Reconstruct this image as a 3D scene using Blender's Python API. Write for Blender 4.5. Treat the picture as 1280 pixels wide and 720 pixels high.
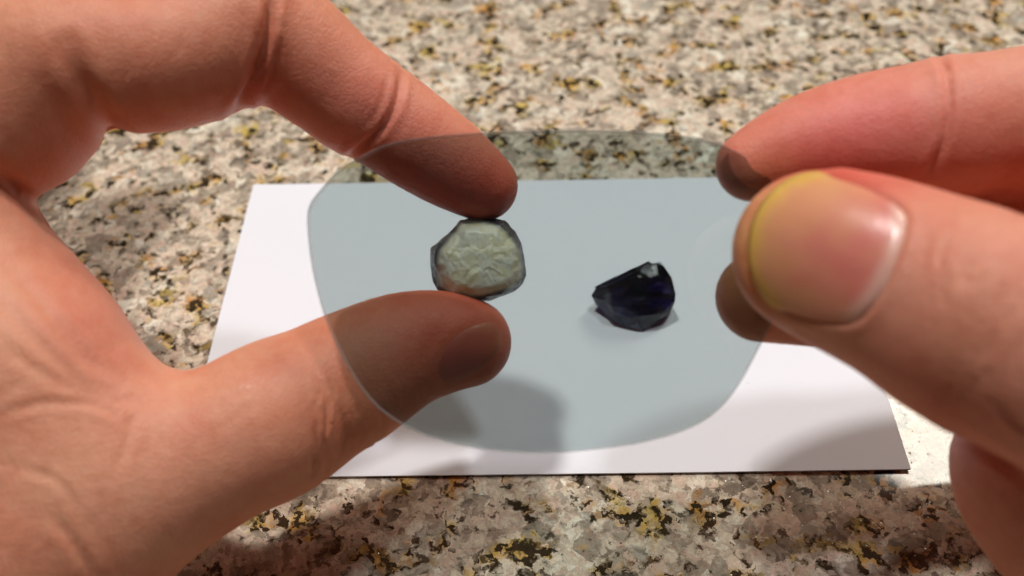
import bpy, bmesh, math, random
import numpy as np
from mathutils import Vector, Matrix, Euler, noise
from mathutils.bvhtree import BVHTree

# ------------------------------------------------------------------ camera, world, lamps, exposure
for o in list(bpy.data.objects):
    bpy.data.objects.remove(o)
sc = bpy.context.scene
COL = sc.collection
FPX = 1250.0                                      # focal length in photo pixels (1280 wide)
CAM = np.array([-2.159, -131.287, 150.307])       # mm, card centre is the origin
CEUL = Euler((0.740190, 0.020733, -0.000698), 'XYZ')
CR = np.array(CEUL.to_matrix())

cd = bpy.data.cameras.new('camera')
cam = bpy.data.objects.new('camera', cd)
COL.objects.link(cam)
cam.location = Vector(CAM / 1000.0)
cam.rotation_euler = CEUL
cd.sensor_width = 36.0
cd.lens = 36.0 * FPX / 1280.0
cd.clip_start = 0.005
cd.clip_end = 20.0
cd.dof.use_dof = True
cd.dof.focus_distance = 0.166
cd.dof.aperture_fstop = 15.0
sc.camera = cam

world = bpy.data.worlds.new('World')
sc.world = world
world.use_nodes = True
bg = world.node_tree.nodes['Background']
bg.inputs[0].default_value = (0.92, 0.95, 1.0, 1)
bg.inputs[1].default_value = 0.015


def lamp(name, loc, target, sx, sy, power, col):
    ld = bpy.data.lights.new(name, 'AREA')
    ld.shape = 'RECTANGLE'
    ld.size = sx
    ld.size_y = sy
    ld.energy = power
    ld.color = col
    o = bpy.data.objects.new(name, ld)
    COL.objects.link(o)
    o.location = Vector(loc)
    d = Vector(target) - Vector(loc)
    o.rotation_euler = d.to_track_quat('-Z', 'Y').to_euler()
    return o


# two recessed ceiling spots almost overhead and a bright tall panel far to the right
lamp('ceiling_spot', (-0.20, 0.26, 1.17), (0, 0, 0.02), 0.09, 0.09, 10.0, (1.0, 0.965, 0.92))
lamp('ceiling_spot', (0.29, 0.17, 1.17), (0, 0, 0.02), 0.09, 0.09, 4.6, (0.96, 0.975, 1.0))
lamp('wall_panel', (0.74, 0.90, 1.20), (0.05, 0.0, 0.9), 0.36, 0.56, 12.5, (1.0, 0.94, 0.82))

sc.view_settings.view_transform = 'Standard'
sc.view_settings.look = 'None'
sc.view_settings.exposure = -0.12
sc.view_settings.gamma = 1.0
sc.view_settings.use_curve_mapping = False
sc.render.engine = 'CYCLES'
sc.cycles.use_denoising = True
sc.cycles.use_adaptive_sampling = True
sc.cycles.adaptive_threshold = 0.05
sc.cycles.max_bounces = 8
sc.cycles.diffuse_bounces = 3
sc.cycles.glossy_bounces = 3
sc.cycles.transparent_max_bounces = 16
sc.cycles.caustics_reflective = False
sc.cycles.sample_clamp_indirect = 6.0


# ------------------------------------------------------------------ helpers
def cpt(px, py, d):
    """photo pixel + depth (mm) -> construction space (x right, y down, z away), mm"""
    return np.array([(px - 640.0) * d / FPX, (py - 360.0) * d / FPX, d])


def to_world(P):
    """construction-space mm -> world metres"""
    P = np.asarray(P, float)
    q = P * np.array([1.0, -1.0, -1.0])
    return (q @ CR.T + CAM) / 1000.0


def on_height(px, py, h):
    """world point (metres) seen at a pixel at height h mm over the counter"""
    d = CR @ np.array([(px - 640.0) / FPX, -(py - 360.0) / FPX, -1.0])
    t = (h - CAM[2]) / d[2]
    return (CAM + d * t) / 1000.0


def project(P):
    return np.stack([P[:, 0] / P[:, 2] * FPX + 640.0, P[:, 1] / P[:, 2] * FPX + 360.0], 1)


def mesh_obj(name, verts, faces, mat, parent=None, smooth=True, flat_angle=None):
    me = bpy.data.meshes.new(name)
    me.from_pydata([tuple(v) for v in verts], [], [tuple(f) for f in faces])
    me.update()
    if smooth:
        me.polygons.foreach_set('use_smooth', [True] * len(me.polygons))
    if mat:
        me.materials.append(mat)
    o = bpy.data.objects.new(name, me)
    COL.objects.link(o)
    if parent is not None:
        o.parent = parent
        o.matrix_parent_inverse = parent.matrix_world.inverted()
    return o


def tag(o, label, cat, group=None):
    o['label'] = label
    o['category'] = cat
    if group:
        o['group'] = group
    return o


def empty(name, loc):
    o = bpy.data.objects.new(name, None)
    COL.objects.link(o)
    o.location = Vector(loc)
    o.empty_display_size = 0.01
    o.matrix_world = Matrix.Translation(Vector(loc))
    return o


class NT:
    def __init__(self, name):
        self.m = bpy.data.materials.new(name)
        self.m.use_nodes = True
        self.t = self.m.node_tree
        self.t.nodes.clear()
        self.out = self.t.nodes.new('ShaderNodeOutputMaterial')

    def n(self, typ, ins=None, **kw):
        nd = self.t.nodes.new('ShaderNode' + typ)
        for k, v in kw.items():
            setattr(nd, k, v)
        for k, v in (ins or {}).items():
            s = nd.inputs[k]
            if hasattr(v, 'is_output'):
                self.t.links.new(v, s)
            else:
                s.default_value = v
        return nd

    def noise(self, vec, scale, detail=3.0, rough=0.5, dist=0.0):
        return self.n('TexNoise', {'Vector': vec, 'Scale': scale, 'Detail': detail, 'Roughness': rough, 'Distortion': dist})

    def ramp(self, fac, stops, interp='LINEAR'):
        r = self.n('ValToRGB', {'Fac': fac})
        cr = r.color_ramp
        cr.interpolation = interp
        while len(cr.elements) < len(stops):
            cr.elements.new(0.5)
        for e, (p, c) in zip(cr.elements, stops):
            e.position = p
            e.color = c if len(c) == 4 else (*c, 1)
        return r.outputs[0]

    def mix(self, fac, a, b, blend='MIX'):
        m = self.n('Mix', None, data_type='RGBA', blend_type=blend)
        for s, v in ((m.inputs[0], fac), (m.inputs[6], a), (m.inputs[7], b)):
            if hasattr(v, 'is_output'):
                self.t.links.new(v, s)
            else:
                s.default_value = v if not isinstance(v, tuple) or len(v) == 4 else (*v, 1)
        return m.outputs[2]

    def math(self, op, a, b=0.0, clamp=False):
        m = self.n('Math', None, operation=op, use_clamp=clamp)
        for s, v in ((m.inputs[0], a), (m.inputs[1], b)):
            if hasattr(v, 'is_output'):
                self.t.links.new(v, s)
            else:
                s.default_value = v
        return m.outputs[0]

    def done(self, shader, disp=None):
        self.t.links.new(shader, self.out.inputs[0])
        return self.m


def G(v):
    return (v, v, v)


# ------------------------------------------------------------------ materials
def granite_material():
    k = NT('polished_granite')
    co = k.n('TexCoord').outputs['Object']
    co = k.n('VectorMath', {0: co, 'Scale': 0.94}, operation='SCALE').outputs[0]
    w = k.noise(co, 380, 4, 0.65)
    wv = k.n('VectorMath', {0: w.outputs['Color'], 1: (0.5, 0.5, 0.5)}, operation='SUBTRACT').outputs[0]
    wv = k.n('VectorMath', {0: wv, 'Scale': 0.0040}, operation='SCALE').outputs[0]
    p = k.n('VectorMath', {0: co, 1: wv}, operation='ADD').outputs[0]
    # pale feldspar and quartz crystals
    v1 = k.n('TexVoronoi', {'Vector': p, 'Scale': 330.0}).outputs['Color']
    v1 = k.n('SeparateColor', {0: v1})
    v2 = k.n('TexVoronoi', {'Vector': p, 'Scale': 760.0}).outputs['Color']
    v2 = k.n('SeparateColor', {0: v2})
    big = k.noise(co, 70, 3, 0.55).outputs[0]
    mid = k.noise(p, 230, 4, 0.62).outputs[0]
    a = k.math('ADD', k.math('MULTIPLY', v1.outputs[0], 0.40), k.math('MULTIPLY', big, 0.46))
    a = k.math('ADD', a, k.math('MULTIPLY', v2.outputs[0], 0.22))
    base = k.ramp(a, [(0.24, (0.88, 0.84, 0.73)), (0.40, (0.76, 0.665, 0.53)), (0.51, (0.68, 0.505, 0.405)),
                      (0.60, (0.77, 0.685, 0.55)), (0.70, (0.54, 0.45, 0.355)), (0.80, (0.22, 0.175, 0.135))])
    # grey-brown quartz grains
    g = k.math('ADD', k.math('MULTIPLY', v1.outputs[1], 0.45), k.math('MULTIPLY', mid, 0.85))
    g = k.math('ADD', g, k.math('MULTIPLY', v2.outputs[1], 0.10))
    g = k.ramp(g, [(0.71, G(0)), (0.87, G(1))])
    col = k.mix(k.math('MULTIPLY', g, 0.58), base, (0.145, 0.12, 0.095, 1))
    # rusty yellow halos round black mica
    on = k.noise(k.n('VectorMath', {0: p, 1: (3.1, 7.7, 1.3)}, operation='ADD').outputs[0], 150, 4, 0.62).outputs[0]
    of = k.ramp(on, [(0.53, G(0)), (0.63, G(1))])
    hue = k.noise(co, 95, 2, 0.5).outputs[0]
    oc = k.mix(k.ramp(hue, [(0.42, G(0)), (0.60, G(1))]), (0.66, 0.48, 0.09, 1), (0.66, 0.28, 0.025, 1))
    col = k.mix(k.math('MULTIPLY', of, 0.82), col, oc)
    bn = k.math('ADD', k.math('MULTIPLY', v2.outputs[2], 0.24), k.math('MULTIPLY', on, 0.92))
    bf = k.ramp(bn, [(0.645, G(0)), (0.715, G(1))])
    b2n = k.noise(p, 290, 3, 0.55).outputs[0]
    b2 = k.ramp(b2n, [(0.635, G(0)), (0.675, G(1))])
    b3n = k.noise(p, 800, 1, 0.5).outputs[0]
    b3 = k.ramp(b3n, [(0.70, G(0)), (0.745, G(1))])
    bl = k.math('MAXIMUM', k.math('MAXIMUM', bf, k.math('MULTIPLY', b2, 0.88)), k.math('MULTIPLY', b3, 0.85))
    bc = k.mix(mid, (0.014, 0.011, 0.009, 1), (0.075, 0.05, 0.025, 1))
    col = k.mix(bl, col, bc)
    fine = k.noise(p, 900, 4, 0.72).outputs[0]
    col = k.mix(0.85, col, k.ramp(fine, [(0.30, (0.52, 0.47, 0.42)), (0.48, (0.93, 0.91, 0.88)), (0.66, (1.12, 1.11, 1.09))]), 'MULTIPLY')
    v3 = k.n('TexVoronoi', {'Vector': p, 'Scale': 480.0}, feature='DISTANCE_TO_EDGE').outputs['Distance']
    col = k.mix(0.5, col, k.ramp(v3, [(0.0, G(0.68)), (0.10, G(1.0))]), 'MULTIPLY')
    pit = k.noise(co, 900, 2, 0.6).outputs[0]
    pitr = k.ramp(pit, [(0.25, G(0)), (0.33, G(1))])
    bump = k.n('Bump', {'Strength': 0.25, 'Distance': 0.0002, 'Height': pitr})
    b = k.n('BsdfPrincipled', {'Base Color': col, 'Roughness': 0.05, 'IOR': 1.53, 'Normal': bump.outputs[0]})
    return k.done(b.outputs[0])


def card_material():
    k = NT('white_card')
    co = k.n('TexCoord').outputs['Object']
    f = k.noise(co, 1800, 4, 0.7).outputs[0]
    f2 = k.noise(co, 45, 3, 0.6).outputs[0]
    c = k.mix(f2, (0.755, 0.765, 0.82, 1), (0.785, 0.79, 0.84, 1))
    sp = k.ramp(k.noise(co, 700, 0, 0.5).outputs[0], [(0.87, G(0)), (0.89, G(1))])
    c = k.mix(k.math('MULTIPLY', sp, 0.12), c, (0.25, 0.22, 0.2, 1))
    bu = k.n('Bump', {'Strength': 0.15, 'Distance': 0.0001, 'Height': f})
    b = k.n('BsdfPrincipled', {'Base Color': c, 'Roughness': 0.62, 'Specular IOR Level': 0.35, 'Normal': bu.outputs[0]})
    return k.done(b.outputs[0])


def skin_material():
    k = NT('skin')
    co = k.n('TexCoord').outputs['Object']
    at = k.n('Attribute', None, attribute_name='skin_tone').outputs['Color']
    n1 = k.noise(co, 130, 4, 0.6).outputs[0]
    n2 = k.noise(co, 620, 3, 0.6).outputs[0]
    c = k.mix(0.85, at, k.ramp(n1, [(0.32, (0.92, 0.74, 0.68)), (0.5, (1.0, 0.94, 0.92)), (0.68, (1.0, 1.0, 0.96))]), 'MULTIPLY')
    n0 = k.noise(co, 38, 3, 0.55).outputs[0]
    c = k.mix(0.8, c, k.ramp(n0, [(0.36, (0.98, 0.82, 0.78)), (0.62, (1.0, 1.0, 1.0))]), 'MULTIPLY')
    c = k.mix(0.40, c, k.ramp(n2, [(0.32, (0.86, 0.72, 0.68)), (0.68, (1.0, 1.0, 1.0))]), 'MULTIPLY')
    # fine skin relief: net of furrows and soft unevenness
    warp = k.n('VectorMath', {0: co, 1: k.n('VectorMath', {0: k.noise(co, 500, 2, 0.5).outputs['Color'], 'Scale': 0.0016}, operation='SCALE').outputs[0]}, operation='ADD').outputs[0]
    vor = k.n('TexVoronoi', {'Vector': warp, 'Scale': 1250.0}, feature='DISTANCE_TO_EDGE').outputs['Distance']
    fur = k.ramp(vor, [(0.0, G(0)), (0.16, G(1))])
    soft = k.noise(co, 420, 3, 0.7).outputs[0]
    big = k.noise(co, 120, 3, 0.6).outputs[0]
    h = k.math('ADD', k.math('MULTIPLY', fur, 0.30), k.math('MULTIPLY', soft, 0.7))
    h = k.math('ADD', h, k.math('MULTIPLY', big, 1.6))
    bu = k.n('Bump', {'Strength': 0.5, 'Distance': 0.00022, 'Height': h})
    rgh = k.n('MapRange', {0: n2, 1: 0.3, 2: 0.7, 3: 0.42, 4: 0.60}).outputs[0]
    b = k.n('BsdfPrincipled', {'Base Color': c, 'Roughness': rgh, 'IOR': 1.42, 'Specular IOR Level': 0.42, 'Subsurface Weight': 0.30,
                               'Subsurface Radius': (1.0, 0.32, 0.18), 'Subsurface Scale': 0.0022, 'Normal': bu.outputs[0]})
    return k.done(b.outputs[0])


def nail_material():
    k = NT('nail')
    co = k.n('TexCoord').outputs['Object']
    at = k.n('Attribute', None, attribute_name='skin_tone').outputs['Color']
    n1 = k.noise(co, 300, 4, 0.6).outputs[0]
    c = k.mix(0.5, at, k.ramp(n1, [(0.3, (0.92, 0.80, 0.76)), (0.7, (1.0, 1.0, 1.0))]), 'MULTIPLY')
    bu = k.n('Bump', {'Strength': 0.25, 'Distance': 0.0002, 'Height': k.noise(co, 420, 3, 0.6).outputs[0]})
    b = k.n('BsdfPrincipled', {'Base Color': c, 'Roughness': 0.30, 'IOR': 1.5, 'Subsurface Weight': 0.4,
                               'Subsurface Radius': (1.0, 0.4, 0.25), 'Subsurface Scale': 0.0012, 'Normal': bu.outputs[0]})
    return k.done(b.outputs[0])


def lens_material():
    k = NT('grey_polarizer')
    co = k.n('TexCoord').outputs['Object']
    tr = k.n('BsdfTransparent', {'Color': (0.705, 0.758, 0.755, 1)})
    gl = k.n('BsdfGlossy', {'Color': (1, 1, 1, 1), 'Roughness': 0.02})
    ge = k.n('NewGeometry')
    dt = k.n('VectorMath', {0: ge.outputs['Normal'], 1: ge.outputs['Incoming']}, operation='DOT_PRODUCT').outputs['Value']
    gz = k.math('SUBTRACT', 1.0, k.math('ABSOLUTE', dt), True)
    fr = k.math('ADD', k.math('MULTIPLY', k.math('POWER', gz, 5.0), 0.96), 0.035, True)
    m = k.n('MixShader', {0: fr, 1: tr.outputs[0], 2: gl.outputs[0]})
    # faint smears left by fingers
    sm = k.noise(co, 70, 4, 0.6, 1.2).outputs[0]
    sf = k.ramp(sm, [(0.45, G(0.0)), (0.75, G(0.006))])
    df = k.n('BsdfDiffuse', {'Color': (0.8, 0.82, 0.84, 1)})
    m = k.n('MixShader', {0: sf, 1: m.outputs[0], 2: df.outputs[0]})
    return k.done(m.outputs[0])


def lens_edge_material():
    k = NT('ground_lens_edge')
    tr = k.n('BsdfTransparent', {'Color': (0.84, 0.86, 0.86, 1)})
    b = k.n('BsdfPrincipled', {'Base Color': (0.62, 0.62, 0.62, 1), 'Roughness': 0.3})
    m = k.n('MixShader', {0: 0.32, 1: tr.outputs[0], 2: b.outputs[0]})
    return k.done(m.outputs[0])


def dark_stone_material():
    k = NT('dark_violet_crystal')
    co = k.n('TexCoord').outputs['Object']
    st = k.n('Mapping', {'Vector': co, 'Rotation': (0.3, 0.5, 0.7), 'Scale': (1.0, 3.0, 1.6)}).outputs[0]
    n = k.noise(st, 300, 4, 0.65, 0.8).outputs[0]
    n2 = k.noise(co, 1300, 3, 0.6).outputs[0]
    h = k.math('ADD', n, k.math('MULTIPLY', n2, 0.12))
    bu = k.n('Bump', {'Strength': 0.5, 'Distance': 0.0004, 'Height': h})
    rg = k.ramp(n2, [(0.38, G(0.06)), (0.62, G(0.26))])
    b = k.n('BsdfPrincipled', {'Base Color': (0.86, 0.84, 0.92, 1), 'Roughness': rg, 'IOR': 1.54, 'Transmission Weight': 1.0, 'Normal': bu.outputs[0]})
    ab = k.n('VolumeAbsorption', {'Color': (0.43, 0.32, 0.66, 1), 'Density': 1350.0})
    k.t.links.new(ab.outputs[0], k.out.inputs['Volume'])
    return k.done(b.outputs[0])


def pale_stone_material():
    k = NT('pale_crystal')
    co = k.n('TexCoord').outputs['Object']
    at = k.n('Attribute', None, attribute_name='skin_tone').outputs['Color']
    n = k.noise(co, 330, 6, 0.68, 0.6).outputs[0]
    n2 = k.noise(co, 900, 4, 0.6).outputs[0]
    v = k.n('TexVoronoi', {'Vector': co, 'Scale': 420.0}, feature='DISTANCE_TO_EDGE').outputs['Distance']
    cr = k.ramp(v, [(0.0, G(0)), (0.12, G(1))])
    c = k.mix(0.8, at, k.ramp(n, [(0.30, (0.60, 0.56, 0.34)), (0.43, (0.92, 0.88, 0.62)), (0.53, (1.0, 1.0, 0.96)), (0.62, (0.80, 0.84, 0.86)), (0.72, (1.0, 0.98, 0.86))]), 'MULTIPLY')
    h = k.math('ADD', k.math('ADD', n, k.math('MULTIPLY', n2, 0.5)), k.math('MULTIPLY', cr, 0.12))
    bu = k.n('Bump', {'Strength': 0.6, 'Distance': 0.0007, 'Height': h})
    b = k.n('BsdfPrincipled', {'Base Color': c, 'Roughness': 0.22, 'IOR': 1.54, 'Subsurface Weight': 0.35, 'Transmission Weight': 0.45,
                               'Subsurface Radius': (1.0, 1.0, 0.9), 'Subsurface Scale': 0.0025, 'Normal': bu.outputs[0]})
    return k.done(b.outputs[0])


M_GRANITE = granite_material()
M_CARD = card_material()
M_SKIN = skin_material()
M_NAIL = nail_material()
M_LENS = lens_material()
M_EDGE = lens_edge_material()
M_DARK = dark_stone_material()
M_PALE = pale_stone_material()


def set_color(o, cols, name='skin_tone'):
    a = o.data.color_attributes.new(name, 'FLOAT_COLOR', 'POINT')
    c = np.ones((len(cols), 4), np.float32)
    c[:, :3] = cols
    a.data.foreach_set('color', c.ravel())


# ------------------------------------------------------------------ countertop
def build_counter():
    bm = bmesh.new()
    bmesh.ops.create_cube(bm, size=1.0)
    bmesh.ops.scale(bm, vec=(1.6, 1.3, 0.03), verts=bm.verts)
    bmesh.ops.translate(bm, vec=(0, 0.28, -0.015), verts=bm.verts)
    bmesh.ops.bevel(bm, geom=list(bm.edges), offset=0.004, segments=3, affect='EDGES')
    me = bpy.data.meshes.new('countertop')
    bm.to_mesh(me)
    bm.free()
    me.materials.append(M_GRANITE)
    o = bpy.data.objects.new('countertop', me)
    COL.objects.link(o)
    o['kind'] = 'structure'
    o['label'] = 'polished speckled granite countertop in cream, grey, black and rust'
    return o


build_counter()


# ------------------------------------------------------------------ index card
def build_card():
    W, H, T = 0.127, 0.0765, 0.00028
    nx, ny = 40, 26
    V, F = [], []
    for s in (1, 0):
        for j in range(ny + 1):
            for i in range(nx + 1):
                x = -W / 2 + W * i / nx
                y = -H / 2 + H * j / ny
                u, v = i / nx, j / ny
                lift = 0.00022 + 0.0002 * (1 - v) ** 4 * (0.35 + 0.65 * u) + 0.00012 * (u ** 6) + 0.0002 * (1 - u) ** 5
                V.append((x, y, lift + s * T))
    n1 = (nx + 1) * (ny + 1)
    for j in range(ny):
        for i in range(nx):
            a = j * (nx + 1) + i
            F.append((a, a + 1, a + nx + 2, a + nx + 1))
            F.append((n1 + a, n1 + a + nx + 1, n1 + a + nx + 2, n1 + a + 1))
    rim = [i for i in range(nx + 1)] + [j * (nx + 1) + nx for j in range(1, ny + 1)] + \
          [ny * (nx + 1) + i for i in range(nx - 1, -1, -1)] + [j * (nx + 1) for j in range(ny - 1, 0, -1)]
    for a, b in zip(rim, rim[1:] + rim[:1]):
        F.append((b, a, n1 + a, n1 + b))
    o = mesh_obj('index_card', V, F, M_CARD, smooth=False)
    tag(o, 'blank white paper card lying flat on the granite under both stones', 'card')


build_card()


# ------------------------------------------------------------------ stones
def chip(bm, amp, scale, seed, cuts=3):
    bmesh.ops.triangulate(bm, faces=bm.faces)
    for _ in range(cuts):
        bmesh.ops.subdivide_edges(bm, edges=bm.edges, cuts=1, use_grid_fill=True)
        bmesh.ops.triangulate(bm, faces=bm.faces)
    bm.normal_update()
    off = Vector((seed * 3.1, seed * 1.7, seed * 0.9))
    mv = []
    for v in bm.verts:
        p = v.co * scale + off
        d1 = noise.voronoi(p)[0]
        d = (d1[1] - d1[0]) * 0.9 - 0.35
        d += 0.5 * noise.noise(p * 0.6) + 0.22 * noise.noise(p * 3.1)
        mv.append(v.co + v.normal * d * amp)
    for v, c in zip(bm.verts, mv):
        v.co = c


def facet(bm, seed, cuts):
    """break corners off with flat cuts, as rough crystal splits"""
    random.seed(seed)
    c = sum((v.co for v in bm.verts), Vector()) / len(bm.verts)
    for _ in range(cuts):
        v = random.choice(list(bm.verts))
        n = (v.co - c).normalized()
        n = (n + Vector((random.uniform(-.45, .45), random.uniform(-.45, .45), random.uniform(-.3, .3)))).normalized()
        h = max((q.co - c).dot(n) for q in bm.verts)
        bmesh.ops.bisect_plane(bm, geom=list(bm.verts) + list(bm.edges) + list(bm.faces), plane_co=c + n * (h - random.uniform(0.0002, 0.0005)),
                               plane_no=n, clear_outer=True)
        ed = [e for e in bm.edges if e.is_boundary]
        if ed:
            bmesh.ops.holes_fill(bm, edges=ed, sides=0)
    bmesh.ops.remove_doubles(bm, verts=bm.verts, dist=0.00005)


def crag(bm, seed, amp):
    """split the big facets into small broken ones"""
    rnd = random.Random(seed)
    bmesh.ops.triangulate(bm, faces=bm.faces)
    for lim in (0.0060, 0.0046, 0.0040):
        ed = [e for e in bm.edges if e.calc_length() > lim]
        if ed:
            bmesh.ops.subdivide_edges(bm, edges=ed, cuts=1)
            bmesh.ops.triangulate(bm, faces=bm.faces)
    bm.normal_update()
    mv = [(v, v.co + v.normal * rnd.uniform(-amp, amp * 0.55) + Vector((rnd.uniform(-1, 1), rnd.uniform(-1, 1), rnd.uniform(-1, 1))) * amp * 0.8) for v in bm.verts]
    for v, c in mv:
        v.co = c


def build_dark_stone():
    pts = [(745, 383, 0.9), (758, 398, 0.9), (774, 407, 0.9), (803, 414, 0.9), (823, 406, 0.9), (840, 386, 0.9), (836, 374, 0.9), (790, 366, 0.9), (750, 374, 0.9),
           (741, 370, 4.0), (743, 359, 5.6), (829, 394, 3.6), (846, 377, 5.0), (847, 369, 6.2),
           (789, 337, 9.4), (814, 326.5, 11.6), (821, 327, 11.8), (829, 333, 11.0), (838, 348, 9.2), (768, 355, 8.2), (796, 350, 10.2), (824, 345, 10.8),
           (764, 382, 5.6), (803, 396, 4.2)]
    bm = bmesh.new()
    for p in pts:
        bm.verts.new(Vector(on_height(*p)))
    r = bmesh.ops.convex_hull(bm, input=bm.verts)
    bmesh.ops.delete(bm, geom=[g for g in r['geom_interior'] if isinstance(g, bmesh.types.BMVert)], context='VERTS')
    facet(bm, 3, 4)
    crag(bm, 9, 0.00027)
    z0 = min(v.co.z for v in bm.verts)
    for v in bm.verts:
        v.co.z += 0.00085 - z0
    c = sum((v.co for v in bm.verts), Vector()) / len(bm.verts)
    c.z = 0.00085
    for v in bm.verts:
        v.co -= c
    me = bpy.data.meshes.new('rough_gemstone')
    bm.to_mesh(me)
    bm.free()
    me.materials.append(M_DARK)
    o = bpy.data.objects.new('rough_gemstone', me)
    COL.objects.link(o)
    o.location = c
    tag(o, 'dark violet-blue rough gemstone lying on the white card', 'gemstone')


build_dark_stone()


def build_pale_stone():
    D = 156.5
    out = [(575, 275), (590, 272), (612, 272), (631, 275), (645, 290), (653, 305), (656, 325), (658, 345), (653, 356), (644, 365), (629, 371), (611, 377),
           (590, 378), (562, 373), (545, 361), (539, 346), (537, 330), (538, 311), (553, 297), (566, 286)]
    cx, cy = 598, 325
    bm = bmesh.new()
    random.seed(5)
    prof = [(0.30, -6.3), (0.70, -5.9), (0.90, -4.4), (1.0, -0.8), (0.97, 1.8), (0.72, 5.2), (0.3, 6.0)]
    rings = []
    for s, dz in prof:
        ring = []
        for i, (x, y) in enumerate(out):
            ss = s + (random.uniform(-0.075, 0.04) if s not in (1.0,) else 0)
            z = dz + random.uniform(-0.5, 0.5) * (0.25 if s < 0.8 else 0.7)
            ring.append(bm.verts.new(cpt(cx + (x - cx) * ss, cy + (y - cy) * ss, D + z)))
        rings.append(ring)
    n = len(out)
    for a, b in zip(rings, rings[1:]):
        for i in range(n):
            bm.faces.new((a[i], a[(i + 1) % n], b[(i + 1) % n], b[i]))
    bm.faces.new(list(reversed(rings[0])))
    bm.faces.new(rings[-1])
    bmesh.ops.recalc_face_normals(bm, faces=bm.faces)
    chip(bm, 0.25, 0.50, 4.0, cuts=3)
    P = np.array([v.co[:] for v in bm.verts])
    uv = project(P)
    # depth side colours: the crystal is pale along one axis and smoky blue along its rim
    ang = np.arctan2(uv[:, 1] - cy, uv[:, 0] - cx)
    oa = np.array([math.atan2(y - cy, x - cx) for x, y in out])
    orr = np.array([math.hypot(x - cx, y - cy) for x, y in out])
    so = np.argsort(oa)
    rr = np.interp(ang, oa[so], orr[so], period=2 * math.pi)
    rad = np.hypot(uv[:, 0] - cx, uv[:, 1] - cy) / rr
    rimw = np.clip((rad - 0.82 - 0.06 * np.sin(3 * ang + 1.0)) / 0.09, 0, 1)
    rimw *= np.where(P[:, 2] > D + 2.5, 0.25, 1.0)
    left = np.clip((562 - uv[:, 0]) / 14, 0, 1) * 0.55
    base = np.array([0.90, 0.875, 0.74])
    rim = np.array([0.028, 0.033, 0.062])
    brown = np.array([0.42, 0.36, 0.27])
    cols = base[None] * (1 - left[:, None]) + brown[None] * left[:, None]
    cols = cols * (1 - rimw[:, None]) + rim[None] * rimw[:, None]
    Wd = to_world(P)
    c = Wd.mean(0)
    for v, w in zip(bm.verts, Wd):
        v.co = w - c
    bmesh.ops.recalc_face_normals(bm, faces=bm.faces)
    me = bpy.data.meshes.new('rough_gemstone')
    bm.to_mesh(me)
    bm.free()
    me.materials.append(M_PALE)
    sm = []
    for p in me.polygons:
        sm.append(bool(rad[list(p.vertices)].max() < 0.86))
    me.polygons.foreach_set('use_smooth', sm)
    o = bpy.data.objects.new('rough_gemstone', me)
    COL.objects.link(o)
    o.location = Vector(c)
    set_color(o, cols)
    tag(o, 'pale grey-green rough gemstone pinched between left thumb and forefinger', 'gemstone')


build_pale_stone()


# ------------------------------------------------------------------ lens
def catmull(pts, sub, closed=False):
    pts = np.asarray(pts, float)
    n = len(pts)
    res = []
    rng = range(n) if closed else range(n - 1)
    for i in rng:
        if closed:
            p0, p1, p2, p3 = pts[(i - 1) % n], pts[i], pts[(i + 1) % n], pts[(i + 2) % n]
        else:
            p0, p1, p2, p3 = pts[max(i - 1, 0)], pts[i], pts[i + 1], pts[min(i + 2, n - 1)]
        for s in range(sub):
            t = s / sub
            res.append(0.5 * ((2 * p1) + (-p0 + p2) * t + (2 * p0 - 5 * p1 + 4 * p2 - p3) * t * t + (-p0 + 3 * p1 - 3 * p2 + p3) * t ** 3))
    if not closed:
        res.append(pts[-1])
    return np.array(res)


LENS_PX = [(450, 192), (490, 176), (550, 169), (625, 165), (700, 163), (765, 163), (830, 166), (890, 173), (932, 191), (962, 214), (984, 252), (993, 300),
           (988, 350), (973, 393), (950, 435), (923, 483), (894, 516), (857, 537), (800, 553), (742, 561), (690, 565), (638, 564), (588, 558), (540, 546),
           (497, 527), (462, 499), (432, 455), (406, 400), (390, 345), (383, 305), (380, 270), (384, 250), (399, 231), (420, 209)]
LA, LB, LC = 130.5, -0.03, -0.10


def lens_depth(px, py):
    u, v = (px - 640) / FPX, (py - 360) / FPX
    return LA / (1 - LB * u - LC * v)


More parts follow.
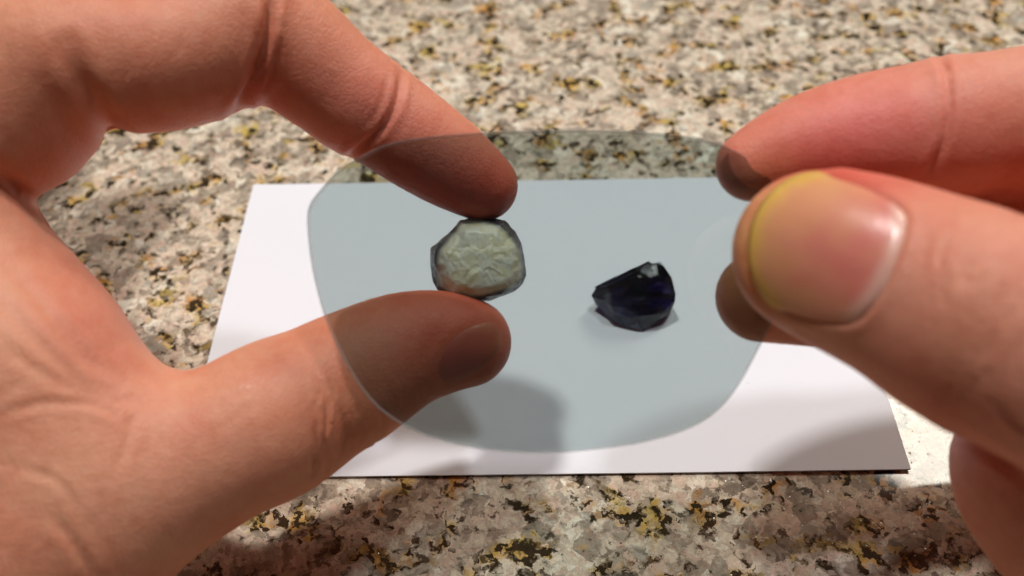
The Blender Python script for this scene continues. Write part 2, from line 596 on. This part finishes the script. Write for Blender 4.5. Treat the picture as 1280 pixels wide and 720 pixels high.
def build_lens():
    ol = catmull(LENS_PX, 5, True)
    P = np.array([cpt(x, y, lens_depth(x, y)) for x, y in ol])
    c = cpt(680, 362, lens_depth(680, 362))
    n = np.array([LB, LC, -1.0])
    n = -n / np.linalg.norm(n) * np.sign(n[2])      # towards the camera (negative z)
    if n[2] > 0:
        n = -n
    R = 150.0
    rings = 14
    TH = 1.7
    m = len(P)
    V, F = [], []
    for side in (0, 1):
        V.append(c - n * (side * TH))
        for r in range(1, rings + 1):
            s = r / rings
            for p in P:
                q = c + (p - c) * s
                sag = np.linalg.norm(q - c) ** 2 / (2 * R) - 1.7
                V.append(q - n * (sag + 1.7 * 0) - n * side * TH)
        V[side * (rings * m + 1)] = c + n * 1.7 - n * side * TH
    off = rings * m + 1
    for side in (0, 1):
        b = side * off
        for i in range(m):
            j = (i + 1) % m
            t = (b, b + 1 + i, b + 1 + j)
            F.append(t if side else t[::-1])
            for r in range(rings - 1):
                a0 = b + 1 + r * m
                q = (a0 + i, a0 + m + i, a0 + m + j, a0 + j)
                F.append(q if side else q[::-1])
    W = to_world(np.array(V))
    loc = W.mean(0)
    root = empty('lens', loc)
    tag(root, 'grey tinted sunglass lens held up between the right hand and the stones', 'lens')
    mesh_obj('tinted_glass', W, F, M_LENS, root)
    # ground edge: a bevelled strip round the rim
    front = np.array(V[1 + (rings - 1) * m: 1 + rings * m])
    back = np.array(V[off + 1 + (rings - 1) * m: off + 1 + rings * m])
    outd = front - c
    outd /= np.linalg.norm(outd, axis=1)[:, None]
    e0 = front + outd * 0.02 + n * 0.02
    e1 = front + outd * 0.16 - n * 0.30
    e2 = back + outd * 0.16 + n * 0.30
    e3 = back + outd * 0.02 - n * 0.02
    EV = np.concatenate([e0, e1, e2, e3])
    EF = []
    for i in range(m):
        j = (i + 1) % m
        for k in range(3):
            EF.append((k * m + i, k * m + j, (k + 1) * m + j, (k + 1) * m + i))
    mesh_obj('ground_edge', to_world(EV), EF, M_EDGE, root)


build_lens()


# ------------------------------------------------------------------ hands: smooth-blended limbs turned into one skin
class Skin:
    def __init__(self, lo, hi, h):
        self.lo = np.array(lo, np.float32)
        self.h = h
        self.n = np.ceil((np.array(hi) - np.array(lo)) / h).astype(int) + 1
        self.F = np.full(self.n, 40.0, np.float32)
        self.ax = [self.lo[i] + np.arange(self.n[i], dtype=np.float32) * h for i in range(3)]

    def limb(self, pts, k=3.0, sub=4, flat=None, cut=False):
        """pts: (px, py, depth, radius px). flat: (axis xyz, squash)"""
        C = []
        for px, py, d, r in pts:
            C.append([*cpt(px, py, d), r * d / FPX])
        C = catmull(np.array(C), sub)
        M = 13.0
        rmax = C[:, 3].max()
        lo = np.maximum(np.floor((C[:, :3].min(0) - rmax - M - self.lo) / self.h).astype(int), 0)
        hi = np.minimum(np.ceil((C[:, :3].max(0) + rmax + M - self.lo) / self.h).astype(int) + 1, self.n)
        if (hi <= lo).any():
            return
        B = np.full(hi - lo, 40.0, np.float32)
        for a, b in zip(C[:-1], C[1:]):
            rm = max(a[3], b[3]) + M
            l = np.maximum(np.floor((np.minimum(a[:3], b[:3]) - rm - self.lo) / self.h).astype(int), lo)
            u = np.minimum(np.ceil((np.maximum(a[:3], b[:3]) + rm - self.lo) / self.h).astype(int) + 1, hi)
            if (u <= l).any():
                continue
            X = self.ax[0][l[0]:u[0]][:, None, None] - np.float32(a[0])
            Y = self.ax[1][l[1]:u[1]][None, :, None] - np.float32(a[1])
            Z = self.ax[2][l[2]:u[2]][None, None, :] - np.float32(a[2])
            d = (b[:3] - a[:3]).astype(np.float32)
            L2 = float(d @ d) + 1e-9
            t = np.clip((X * d[0] + Y * d[1] + Z * d[2]) / L2, 0, 1)
            ex, ey, ez = X - t * d[0], Y - t * d[1], Z - t * d[2]
            D2 = ex * ex + ey * ey + ez * ez
            rr = a[3] + t * (b[3] - a[3])
            if flat is not None:
                fx, s = flat
                fx = np.array(fx, float)
                fx = (fx / np.linalg.norm(fx)).astype(np.float32)
                cc = ex * fx[0] + ey * fx[1] + ez * fx[2]
                D2 = D2 + cc * cc * (1.0 / (s * s) - 1.0)
            dist = np.sqrt(D2) - rr
            sl = tuple(slice(l[i] - lo[i], u[i] - lo[i]) for i in range(3))
            B[sl] = np.minimum(B[sl], dist)
        sl = tuple(slice(lo[i], hi[i]) for i in range(3))
        A = self.F[sl]
        if cut:
            B = -B
            hh = np.maximum(k - np.abs(A - B), 0) / k
            self.F[sl] = np.maximum(A, B) + hh * hh * k * 0.25
        else:
            hh = np.maximum(k - np.abs(A - B), 0) / k
            self.F[sl] = np.minimum(A, B) - hh * hh * k * 0.25

    def mesh(self):
        F = self.F
        S = F < 0
        nx, ny, nz = F.shape
        cnt = np.zeros((nx - 1, ny - 1, nz - 1), np.uint8)
        for dx in (0, 1):
            for dy in (0, 1):
                for dz in (0, 1):
                    cnt += S[dx:nx - 1 + dx, dy:ny - 1 + dy, dz:nz - 1 + dz]
        act = np.argwhere((cnt > 0) & (cnt < 8))
        idx = np.full((nx - 1, ny - 1, nz - 1), -1, np.int32)
        idx[act[:, 0], act[:, 1], act[:, 2]] = np.arange(len(act))
        cor = np.array([(i, j, k) for i in (0, 1) for j in (0, 1) for k in (0, 1)])
        val = np.stack([F[act[:, 0] + c[0], act[:, 1] + c[1], act[:, 2] + c[2]] for c in cor], 1)
        acc = np.zeros((len(act), 3))
        num = np.zeros(len(act))
        for i in range(8):
            for j in range(i + 1, 8):
                if np.abs(cor[i] - cor[j]).sum() != 1:
                    continue
                a, b = val[:, i], val[:, j]
                m = (a < 0) != (b < 0)
                t = np.where(m, a / np.where(m, a - b, 1), 0)
                acc += np.where(m[:, None], cor[i] + t[:, None] * (cor[j] - cor[i]), 0)
                num += m
        V = self.lo + (act + acc / num[:, None]) * self.h
        faces = []
        for axis in range(3):
            s0 = [slice(None)] * 3
            s1 = [slice(None)] * 3
            s0[axis] = slice(0, -1)
            s1[axis] = slice(1, None)
            A, B = S[tuple(s0)], S[tuple(s1)]
            e = np.argwhere(A != B)
            flip = A[e[:, 0], e[:, 1], e[:, 2]]
            b, c = [(1, 2), (2, 0), (0, 1)][axis]
            ok = (e[:, b] > 0) & (e[:, c] > 0) & (e[:, b] < self.n[b] - 1) & (e[:, c] < self.n[c] - 1)
            e, flip = e[ok], flip[ok]
            q = []
            for ob, oc in ((-1, -1), (0, -1), (0, 0), (-1, 0)):
                f = e.copy()
                f[:, b] += ob
                f[:, c] += oc
                q.append(idx[f[:, 0], f[:, 1], f[:, 2]])
            q = np.stack(q, 1)
            q[~flip] = q[~flip][:, ::-1]
            faces.append(q)
        Fq = np.concatenate(faces)
        # a little relaxation
        for lam in (0.5, -0.52, 0.5, -0.52, 0.5, -0.52):
            s = np.zeros_like(V)
            w = np.zeros(len(V))
            for a, b in ((0, 1), (1, 2), (2, 3), (3, 0)):
                for p, q in ((a, b), (b, a)):
                    np.add.at(s, Fq[:, p], V[Fq[:, q]])
                    np.add.at(w, Fq[:, p], 1)
            V = V + lam * (s / w[:, None] - V)
        return V, Fq


def vnormals(V, Fq):
    fn = np.cross(V[Fq[:, 2]] - V[Fq[:, 0]], V[Fq[:, 3]] - V[Fq[:, 1]])
    n = np.zeros_like(V)
    for i in range(4):
        np.add.at(n, Fq[:, i], fn)
    return n / (np.linalg.norm(n, axis=1)[:, None] + 1e-12)


def seg_dist(uv, poly, closed=False):
    poly = np.asarray(poly, float)
    d = np.full(len(uv), 1e9)
    n = len(poly)
    for i in range(n if closed else n - 1):
        a, b = poly[i], poly[(i + 1) % n]
        ab = b - a
        t = np.clip(((uv - a) @ ab) / (ab @ ab), 0, 1)
        d = np.minimum(d, np.hypot(*(uv - a - t[:, None] * ab).T))
    return d


def inside(uv, poly):
    poly = np.asarray(poly, float)
    r = np.zeros(len(uv), bool)
    j = len(poly) - 1
    for i in range(len(poly)):
        xi, yi = poly[i]
        xj, yj = poly[j]
        c = ((yi > uv[:, 1]) != (yj > uv[:, 1])) & (uv[:, 0] < (xj - xi) * (uv[:, 1] - yi) / (yj - yi + 1e-12) + xi)
        r ^= c
        j = i
    return r


def crease(V, N, strokes):
    """real furrows pressed into the skin: (polyline in photo pixels, width px, depth mm, depth range)"""
    uv = project(V)
    disp = np.zeros(len(V))
    view = -(V / np.linalg.norm(V, axis=1)[:, None])
    face = (N * view).sum(1)
    for poly, w, amp, zlo, zhi in strokes:
        p = catmull(poly, 4)
        lo, hi = p.min(0) - 4 * w, p.max(0) + 4 * w
        m = (uv[:, 0] > lo[0]) & (uv[:, 0] < hi[0]) & (uv[:, 1] > lo[1]) & (uv[:, 1] < hi[1]) & (V[:, 2] > zlo) & (V[:, 2] < zhi) & (face > -0.1)
        ix = np.where(m)[0]
        if not len(ix):
            continue
        d = seg_dist(uv[ix], p)
        prof = np.exp(-(d / w) ** 2) - 0.35 * np.exp(-((d - 2.2 * w) / (1.2 * w)) ** 2)
        ends = np.minimum(np.hypot(*(uv[ix] - p[0]).T), np.hypot(*(uv[ix] - p[-1]).T))
        disp[ix] -= amp * prof * np.clip(ends / (5 * w), 0.0, 1)
    return V + N * disp[:, None]


def nail_build(hand, bvh, poly, distal, cols, mats, parent, off=0.12, tuck=False):
    """nail plate laid on the skin: rings from the centre out to its outline"""
    ol = catmull(poly, 4, True)
    c = ol.mean(0)
    rings = 16
    V, UV = [], []
    m = len(ol)
    uvs = [c] + [c + (p - c) * (r / rings) for r in range(1, rings + 1) for p in ol]
    for uv in uvs:
        d = Vector(cpt(uv[0], uv[1], 1.0)).normalized()
        hit, nrm, _, _ = bvh.ray_cast(Vector((0, 0, 0)), d)
        if hit is None:
            hit, nrm = Vector(V[-1]), Vector((0, 0, -1))
        V.append(np.array(hit))
        UV.append(uv)
    V = np.array(V)
    UV = np.array(UV)
    F = []
    for i in range(m):
        j = (i + 1) % m
        F.append((0, 1 + j, 1 + i))
        for r in range(rings - 1):
            a = 1 + r * m
            F.append((a + i, a + j, a + m + j, a + m + i))
    # outward direction = mean of nearby face normals
    bmn = bmesh.new()
    vs = [bmn.verts.new(v) for v in V]
    for f in F:
        bmn.faces.new([vs[i] for i in f])
    bmn.normal_update()
    N = np.array([v.normal[:] for v in bmn.verts])
    bmn.free()
    if (N @ np.array([0, 0, -1.0])).mean() < 0:
        N = -N
    s = np.concatenate([[0.0], np.repeat(np.arange(1, rings + 1) / rings, m)])
    dd = seg_dist(UV, distal)
    free = np.exp(-(dd / 14.0) ** 2) * (0.0 if tuck else 1.0)
    edge = np.clip((s - 0.86) / 0.14, 0, 1)
    if tuck:
        edge = np.clip((s - 0.55) / 0.45, 0, 1)
    o_top = off + 0.10 - edge ** 2 * ((0.30 if tuck else 0.55) * (1 - free))
    top = V + N * o_top[:, None]
    bot = V - N * 0.45
    n0 = len(V)
    AV = np.concatenate([top, bot])
    AF = list(F) + [tuple(n0 + i for i in reversed(f)) for f in F]
    b = 1 + (rings - 1) * m
    for i in range(m):
        j = (i + 1) % m
        AF.append((b + i, b + j, n0 + b + j, n0 + b + i))
    body, yel, lun, prox = cols
    yel2 = (0.76, 0.40, 0.25) if yel[0] > 0.7 else body
    dp = seg_dist(UV, prox)
    wob = np.array([noise.noise(Vector((u[0] * 0.03, u[1] * 0.03, 2.0))) for u in UV])
    wy = (0.72 * np.exp(-(dd / (12.0 + 8.0 * wob)) ** 2))[:, None]
    wy2 = (0.62 * np.exp(-(dd / (72.0 + 40.0 * wob)) ** 2))[:, None]
    wl = np.exp(-(dp / 20.0) ** 4)[:, None]
    cc = np.array(body)[None] * np.ones((n0, 1))
    cc = cc * (1 - wl * 0.75) + np.array(lun)[None] * wl * 0.75
    ye = np.array(yel)[None]
    cc = cc * (1 - wy2) + (0.4 * ye + 0.6 * np.array([yel2]))  * wy2
    cc = cc * (1 - wy) + ye * wy
    W = to_world(AV)
    o = mesh_obj('nail', W, AF, M_NAIL, parent)
    set_color(o, np.concatenate([cc, cc]))
    bm = bmesh.new()
    bm.from_mesh(o.data)
    bmesh.ops.recalc_face_normals(bm, faces=bm.faces)
    bm.to_mesh(o.data)
    bm.free()
    return o


def nail_bed(V, N, poly, zlo, zhi, distal, deep=0.5, ridge=0.35):
    uv = project(V)
    p = catmull(poly, 4, True)
    view = -(V / np.linalg.norm(V, axis=1)[:, None])
    ix = np.where(((N * view).sum(1) > 0.0) & (V[:, 2] > zlo) & (V[:, 2] < zhi) & (uv[:, 0] > p[:, 0].min() - 40) & (uv[:, 0] < p[:, 0].max() + 40) &
                  (uv[:, 1] > p[:, 1].min() - 40) & (uv[:, 1] < p[:, 1].max() + 40))[0]
    d = seg_dist(uv[ix], p, True)
    ins = inside(uv[ix], p)
    sd = np.where(ins, d, -d)
    dd = seg_dist(uv[ix], distal)
    free = np.exp(-(dd / 18.0) ** 2)
    disp = -deep * np.clip((sd + 1.0) / 5.0, 0, 1)
    disp += ridge * np.exp(-((sd + 7.0) / 6.0) ** 2) * (1 - free)
    disp -= 0.30 * np.exp(-((sd + 5.0) / 5.0) ** 2) * free
    V = V.copy()
    V[ix] += N[ix] * disp[:, None]
    return V


def paint(V, base, blobs):
    uv = project(V)
    c = np.ones((len(V), 1)) * np.array(base)[None]
    for px, py, rx, ry, ang, col, s in blobs:
        ca, sa = math.cos(math.radians(ang)), math.sin(math.radians(ang))
        x, y = uv[:, 0] - px, uv[:, 1] - py
        u, v = (x * ca + y * sa) / rx, (-x * sa + y * ca) / ry
        w = (s * np.exp(-(u * u + v * v)))[:, None]
        c = c * (1 - w) + np.array(col)[None] * w
    return np.clip(c, 0.01, 0.95)


def hand_obj(V, Fq, cols, label):
    W = to_world(V)
    me = bpy.data.meshes.new('hand')
    c = W.mean(0)
    Wl = W - c
    me.vertices.add(len(Wl))
    me.vertices.foreach_set('co', Wl.astype(np.float32).ravel())
    me.loops.add(Fq.size)
    me.loops.foreach_set('vertex_index', Fq.astype(np.int32).ravel())
    me.polygons.add(len(Fq))
    me.polygons.foreach_set('loop_start', np.arange(0, Fq.size, 4, dtype=np.int32))
    me.polygons.foreach_set('use_smooth', np.ones(len(Fq), bool))
    me.update(calc_edges=True)
    me.validate()
    me.materials.append(M_SKIN)
    o = bpy.data.objects.new('hand', me)
    COL.objects.link(o)
    o.location = Vector(c)
    o.matrix_world = Matrix.Translation(Vector(c))
    set_color(o, cols)
    tag(o, label, 'hand')
    return o


H = 0.6
PINK = (0.66, 0.20, 0.15)
RED = (0.60, 0.09, 0.05)
TAN = (0.67, 0.315, 0.20)


def left_hand():
    s = Skin((-150, -75, 95), (8, 100, 205), H)
    # hidden remainder of the hand: palm, wrist, other fingers reaching up out of the picture
    s.limb([(-60, 60, 152, 100), (-160, 230, 156, 130), (-270, 420, 158, 150), (-400, 620, 158, 170), (-560, 800, 158, 180)], 8, flat=((0.3, 0.2, 1), 1.15))
    s.limb([(-120, 20, 168, 90), (-220, 220, 172, 110), (-330, 430, 170, 130), (-470, 640, 166, 150)], 9)
    s.limb([(-90, 20, 164, 84), (-60, -120, 172, 80), (40, -230, 182, 72), (150, -270, 188, 62), (215, -265, 190, 50)], 5)
    s.limb([(-150, 40, 180, 80), (-140, -90, 188, 74), (-60, -190, 194, 66), (30, -230, 196, 52)], 5)
    # web between forefinger and thumb
    s.limb([(-90, 200, 143, 88), (-72, 270, 142, 104), (-45, 350, 141, 122), (-5, 430, 140, 128), (24, 480, 138.5, 130)], 10, flat=((0.2, 0, 1), 0.95))
    s.limb([(22, 470, 139, 128), (60, 590, 140, 150), (-40, 700, 142, 185), (-220, 800, 143, 185), (-420, 860, 145, 190)], 9)
    # thumb
    s.limb([(-20, 690, 139.5, 165), (70, 655, 138.5, 138), (155, 615, 139, 117), (225, 582, 140, 104), (285, 553, 141, 97), (343, 524, 143, 93)], 9)
    s.limb([(335, 528, 143, 93), (392, 497, 145.5, 89), (440, 472, 147.5, 85), (500, 440, 150, 74), (548, 428, 152, 65), (583, 428, 153.5, 56)], 3.0)
    # forefinger: knuckle, first phalanx, then the bent outer phalanges
    s.limb([(-40, 150, 143, 90), (20, 150, 142, 92)], 2.0)
    s.limb([(5, 120, 142, 96), (70, 82, 140, 92), (130, 72, 140, 88), (190, 76, 141, 89), (250, 62, 143, 88), (302, 36, 145, 86)], 5.0)
    s.limb([(318, 30, 146, 83), (365, 62, 147.5, 77), (405, 95, 149, 71), (445, 126, 150.5, 66)], 1.6)
    s.limb([(440, 123, 150.5, 66), (480, 147, 152, 64), (518, 174, 153, 61.5), (556, 200, 154.5, 57), (585, 220, 155.5, 50), (603, 232, 156.2, 44.5)], 1.2)
    V, Fq = s.mesh()
    N = vnormals(V, Fq)
    bvh = BVHTree.FromPolygons([tuple(v) for v in V], [tuple(int(i) for i in f) for f in Fq])
    # thumb nail
    poly = [(547, 448), (556, 430), (572, 414), (592, 403), (611, 398), (626, 402), (633, 415), (631, 434), (618, 452), (598, 468), (574, 480), (553, 484), (543, 470)]
    distal = [(600, 399), (612, 397), (626, 401), (634, 415), (632, 434), (622, 450)]
    prox = [(556, 484), (542, 470), (547, 447), (556, 428)]
    strokes = [
        ([(340, -10), (334, 40), (323, 88), (305, 125), (292, 150)], 6, 1.15, 120, 165),
        ([(349, 50), (340, 92), (322, 122)], 3.5, 0.45, 120, 165),
        ([(322, 30), (315, 70), (303, 105)], 3.5, 0.30, 120, 165),
        ([(502, 88), (497, 125), (478, 160), (444, 190), (425, 206)], 4, 0.60, 120, 165),
        ([(484, 95), (478, 125), (462, 155)], 3, 0.18, 120, 165),
        ([(84, 60), (106, 106), (128, 142), (142, 165), (165, 200)], 11, 0.9, 120, 165),
        ([(60, 105), (76, 145), (88, 190)], 10, 0.2, 120, 165),
        ([(-10, 205), (15, 232), (45, 265), (75, 300)], 8, 0.8, 110, 165),
        ([(0, 430), (60, 470), (130, 500), (190, 500)], 7, 0.20, 110, 165),
        ([(10, 330), (60, 390), (110, 450), (150, 478)], 8, 0.26, 110, 165),
        ([(-10, 360), (40, 420), (100, 475), (160, 492)], 7, 0.17, 110, 165),
        ([(0, 520), (50, 505), (110, 505), (160, 525)], 5, 0.22, 110, 165),
        ([(20, 585), (70, 600), (100, 640)], 5, 0.20, 100, 165),
        ([(60, 640), (100, 690), (120, 730)], 6, 0.28, 100, 165),
        ([(170, 500), (160, 550), (140, 600)], 6, 0.20, 100, 165),
    ]
    rnd = random.Random(11)
    for k in range(22):        # wrinkles over the bent thumb joint
        x, y = rnd.uniform(385, 478), rnd.uniform(480, 585)
        l = rnd.uniform(14, 34)
        strokes.append(([(x - 2, y - l), (x + 5, y), (x + rnd.uniform(-6, 2), y + l)], rnd.uniform(1.8, 3.2), rnd.uniform(0.12, 0.30), 110, 165))
    for k in range(34):        # fine lines fanning across the ball of the thumb and the web
        x, y = rnd.uniform(-10, 330), rnd.uniform(440, 720)
        a = math.radians(rnd.gauss(-24, 14) if k % 2 else rnd.gauss(70, 16))
        l = rnd.uniform(18, 46)
        strokes.append(([(x - l * math.cos(a), y - l * math.sin(a)), (x + rnd.uniform(-3, 3), y + rnd.uniform(-3, 3)), (x + l * math.cos(a), y + l * math.sin(a))],
                        rnd.uniform(2.5, 5.5), rnd.uniform(0.02, 0.065), 100, 165))
    for k in range(16):        # short lines across the forefinger
        t = rnd.random()
        x, y = 150 + 420 * t, 70 + max(0, t - 0.4) * 190 + rnd.uniform(-30, 40)
        l = rnd.uniform(10, 24)
        strokes.append(([(x + l * .25, y - l), (x, y), (x - l * .35, y + l)], rnd.uniform(2.0, 3.2), rnd.uniform(0.04, 0.10), 110, 165))
    V = crease(V, N, strokes)
    V = nail_bed(V, N, poly, 135, 160, [(-900, -900), (-901, -900)], 0.10, 0.06)
    cols = paint(V, TAN, [
        (600, 240, 110, 80, 0, RED, 0.9), (470, 140, 120, 60, 40, PINK, 0.75), (250, 100, 130, 70, 0, (0.64, 0.25, 0.16), 0.65),
        (330, 110, 40, 60, 10, RED, 0.45), (60, 200, 90, 70, -40, (0.63, 0.27, 0.18), 0.6), (120, 400, 60, 110, -25, PINK, 0.45),
        (570, 410, 120, 80, 10, RED, 0.8), (500, 460, 110, 80, -20, (0.58, 0.14, 0.08), 0.7), (430, 520, 70, 90, 0, (0.60, 0.24, 0.13), 0.6), (230, 600, 160, 60, -25, (0.65, 0.32, 0.22), 0.5)])
    o = hand_obj(V, Fq, cols, 'left hand pinching the pale gemstone between thumb and forefinger')
    nail_build(o, bvh, poly, distal, ((0.42, 0.085, 0.07), (0.52, 0.19, 0.09), (0.46, 0.11, 0.085), prox), M_NAIL, o, off=-0.04, tuck=True)
    return o


def right_hand():
    s = Skin((10, -45, 80), (165, 90, 180), H)
    # hidden remainder: palm, wrist and curled fingers
    s.limb([(1480, 160, 136, 150), (1580, 330, 134, 200), (1700, 470, 134, 220), (1880, 640, 134, 230), (2050, 800, 134, 240)], 8)
    s.limb([(1440, 470, 112, 160), (1560, 520, 116, 200), (1700, 600, 124, 220), (1900, 720, 132, 220)], 9)
    s.limb([(1540, 300, 160, 120), (1640, 470, 160, 160), (1800, 640, 155, 180)], 9)
    # curled ring and little fingers low at the side
    s.limb([(1520, 440, 150, 110), (1420, 500, 140, 118), (1345, 565, 130, 126), (1332, 600, 129, 131), (1400, 690, 130, 130)], 4)
    s.limb([(1560, 560, 148, 110), (1470, 640, 140, 118), (1430, 700, 138, 115)], 4)
    # middle finger behind the lens
    s.limb([(1500, 360, 150, 92), (1400, 315, 146, 110), (1300, 322, 145, 104), (1200, 356, 143, 82), (1100, 372, 141, 71), (1020, 370, 139.5, 64), (952, 371, 138.2, 57)], 2.0)
    # forefinger behind the lens
    s.limb([(1500, 130, 138, 110), (1400, 135, 137, 97), (1290, 148, 137.5, 91), (1185, 160, 138.5, 86)], 4.0)
    s.limb([(1188, 160, 138.5, 86), (1130, 166, 138.8, 83), (1075, 173, 138.6, 78), (1020, 183, 138.2, 69), (975, 195, 137.9, 57), (940, 207, 137.6, 45)], 1.6)
    # thumb in front of the lens
    s.limb([(1500, 520, 108, 170), (1400, 485, 107, 146), (1300, 443, 108, 137), (1215, 397, 110, 130)], 6.0)
    s.limb([(1225, 402, 110, 131), (1155, 366, 113, 126), (1095, 340, 116, 119), (1050, 324, 118.5, 112), (1020, 316, 120.2, 103)], 3.0, flat=((0.2, 0.0, 1), 0.86))
    V, Fq = s.mesh()
    N = vnormals(V, Fq)
    bvh = BVHTree.FromPolygons([tuple(v) for v in V], [tuple(int(i) for i in f) for f in Fq])
    poly = [(1022, 216), (988, 224), (958, 248), (940, 283), (936, 322), (945, 355), (966, 382), (1000, 398), (1040, 406), (1074, 402), (1100, 372),
            (1120, 332), (1134, 290), (1132, 263), (1100, 241), (1060, 224)]
    distal = [(1022, 216), (988, 224), (958, 248), (940, 283), (936, 322), (945, 355), (966, 382)]
    prox = [(1074, 402), (1100, 372), (1120, 332), (1134, 290), (1132, 263)]
    strokes = [
        ([(1174, 66), (1186, 110), (1183, 165), (1158, 228)], 4.5, 0.7, 120, 170),
        ([(1126, 80), (1132, 105), (1130, 135)], 2.5, 0.12, 120, 170),
        ([(1196, 545), (1230, 562), (1290, 600)], 7, 0.5, 90, 135),
        ([(1240, 500), (1270, 530), (1300, 545)], 4, 0.3, 90, 125),
    ]
    rnd = random.Random(4)
    for k in range(20):        # wrinkles over the thumb joint
        x, y = rnd.uniform(1150, 1285), rnd.uniform(300, 500)
        l = rnd.uniform(16, 42)
        strokes.append(([(x + 6, y - l), (x - 4 + rnd.uniform(-3, 3), y), (x - rnd.uniform(2, 14), y + l)], rnd.uniform(2.4, 4.4), rnd.uniform(0.10, 0.26), 90, 125))
    for k in range(14):        # faint lines across the forefinger
        x, y = rnd.uniform(1020, 1270), rnd.uniform(90, 220)
        l = rnd.uniform(10, 26)
        strokes.append(([(x, y - l), (x + 3, y), (x - 2, y + l)], rnd.uniform(2.0, 3.0), rnd.uniform(0.03, 0.09), 120, 170))
    V = crease(V, N, strokes)
    V = nail_bed(V, N, poly, 95, 124, distal, 0.36, 0.22)
    cols = paint(V, (0.69, 0.31, 0.215), [
        (1000, 190, 120, 60, -10, (0.72, 0.20, 0.155), 0.85), (1090, 160, 110, 60, -10, (0.74, 0.21, 0.19), 0.8), (1050, 220, 120, 40, 0, RED, 0.6),
        (1240, 180, 80, 70, 0, (0.68, 0.205, 0.145), 0.6), (950, 360, 70, 70, 0, RED, 0.6), (945, 300, 42, 90, 10, (0.74, 0.38, 0.14), 0.75),
        (1000, 400, 60, 30, 20, (0.66, 0.36, 0.22), 0.4), (1210, 400, 60, 110, 20, (0.62, 0.28, 0.17), 0.5), (1180, 500, 120, 40, 30, RED, 0.35)])
    o = hand_obj(V, Fq, cols, 'right hand with yellow-edged thumbnail gripping the grey lens')
    nail_build(o, bvh, poly, distal, ((0.66, 0.20, 0.165), (0.76, 0.52, 0.07), (0.78, 0.52, 0.43), prox), M_NAIL, o)
    return o


left_hand()
right_hand()
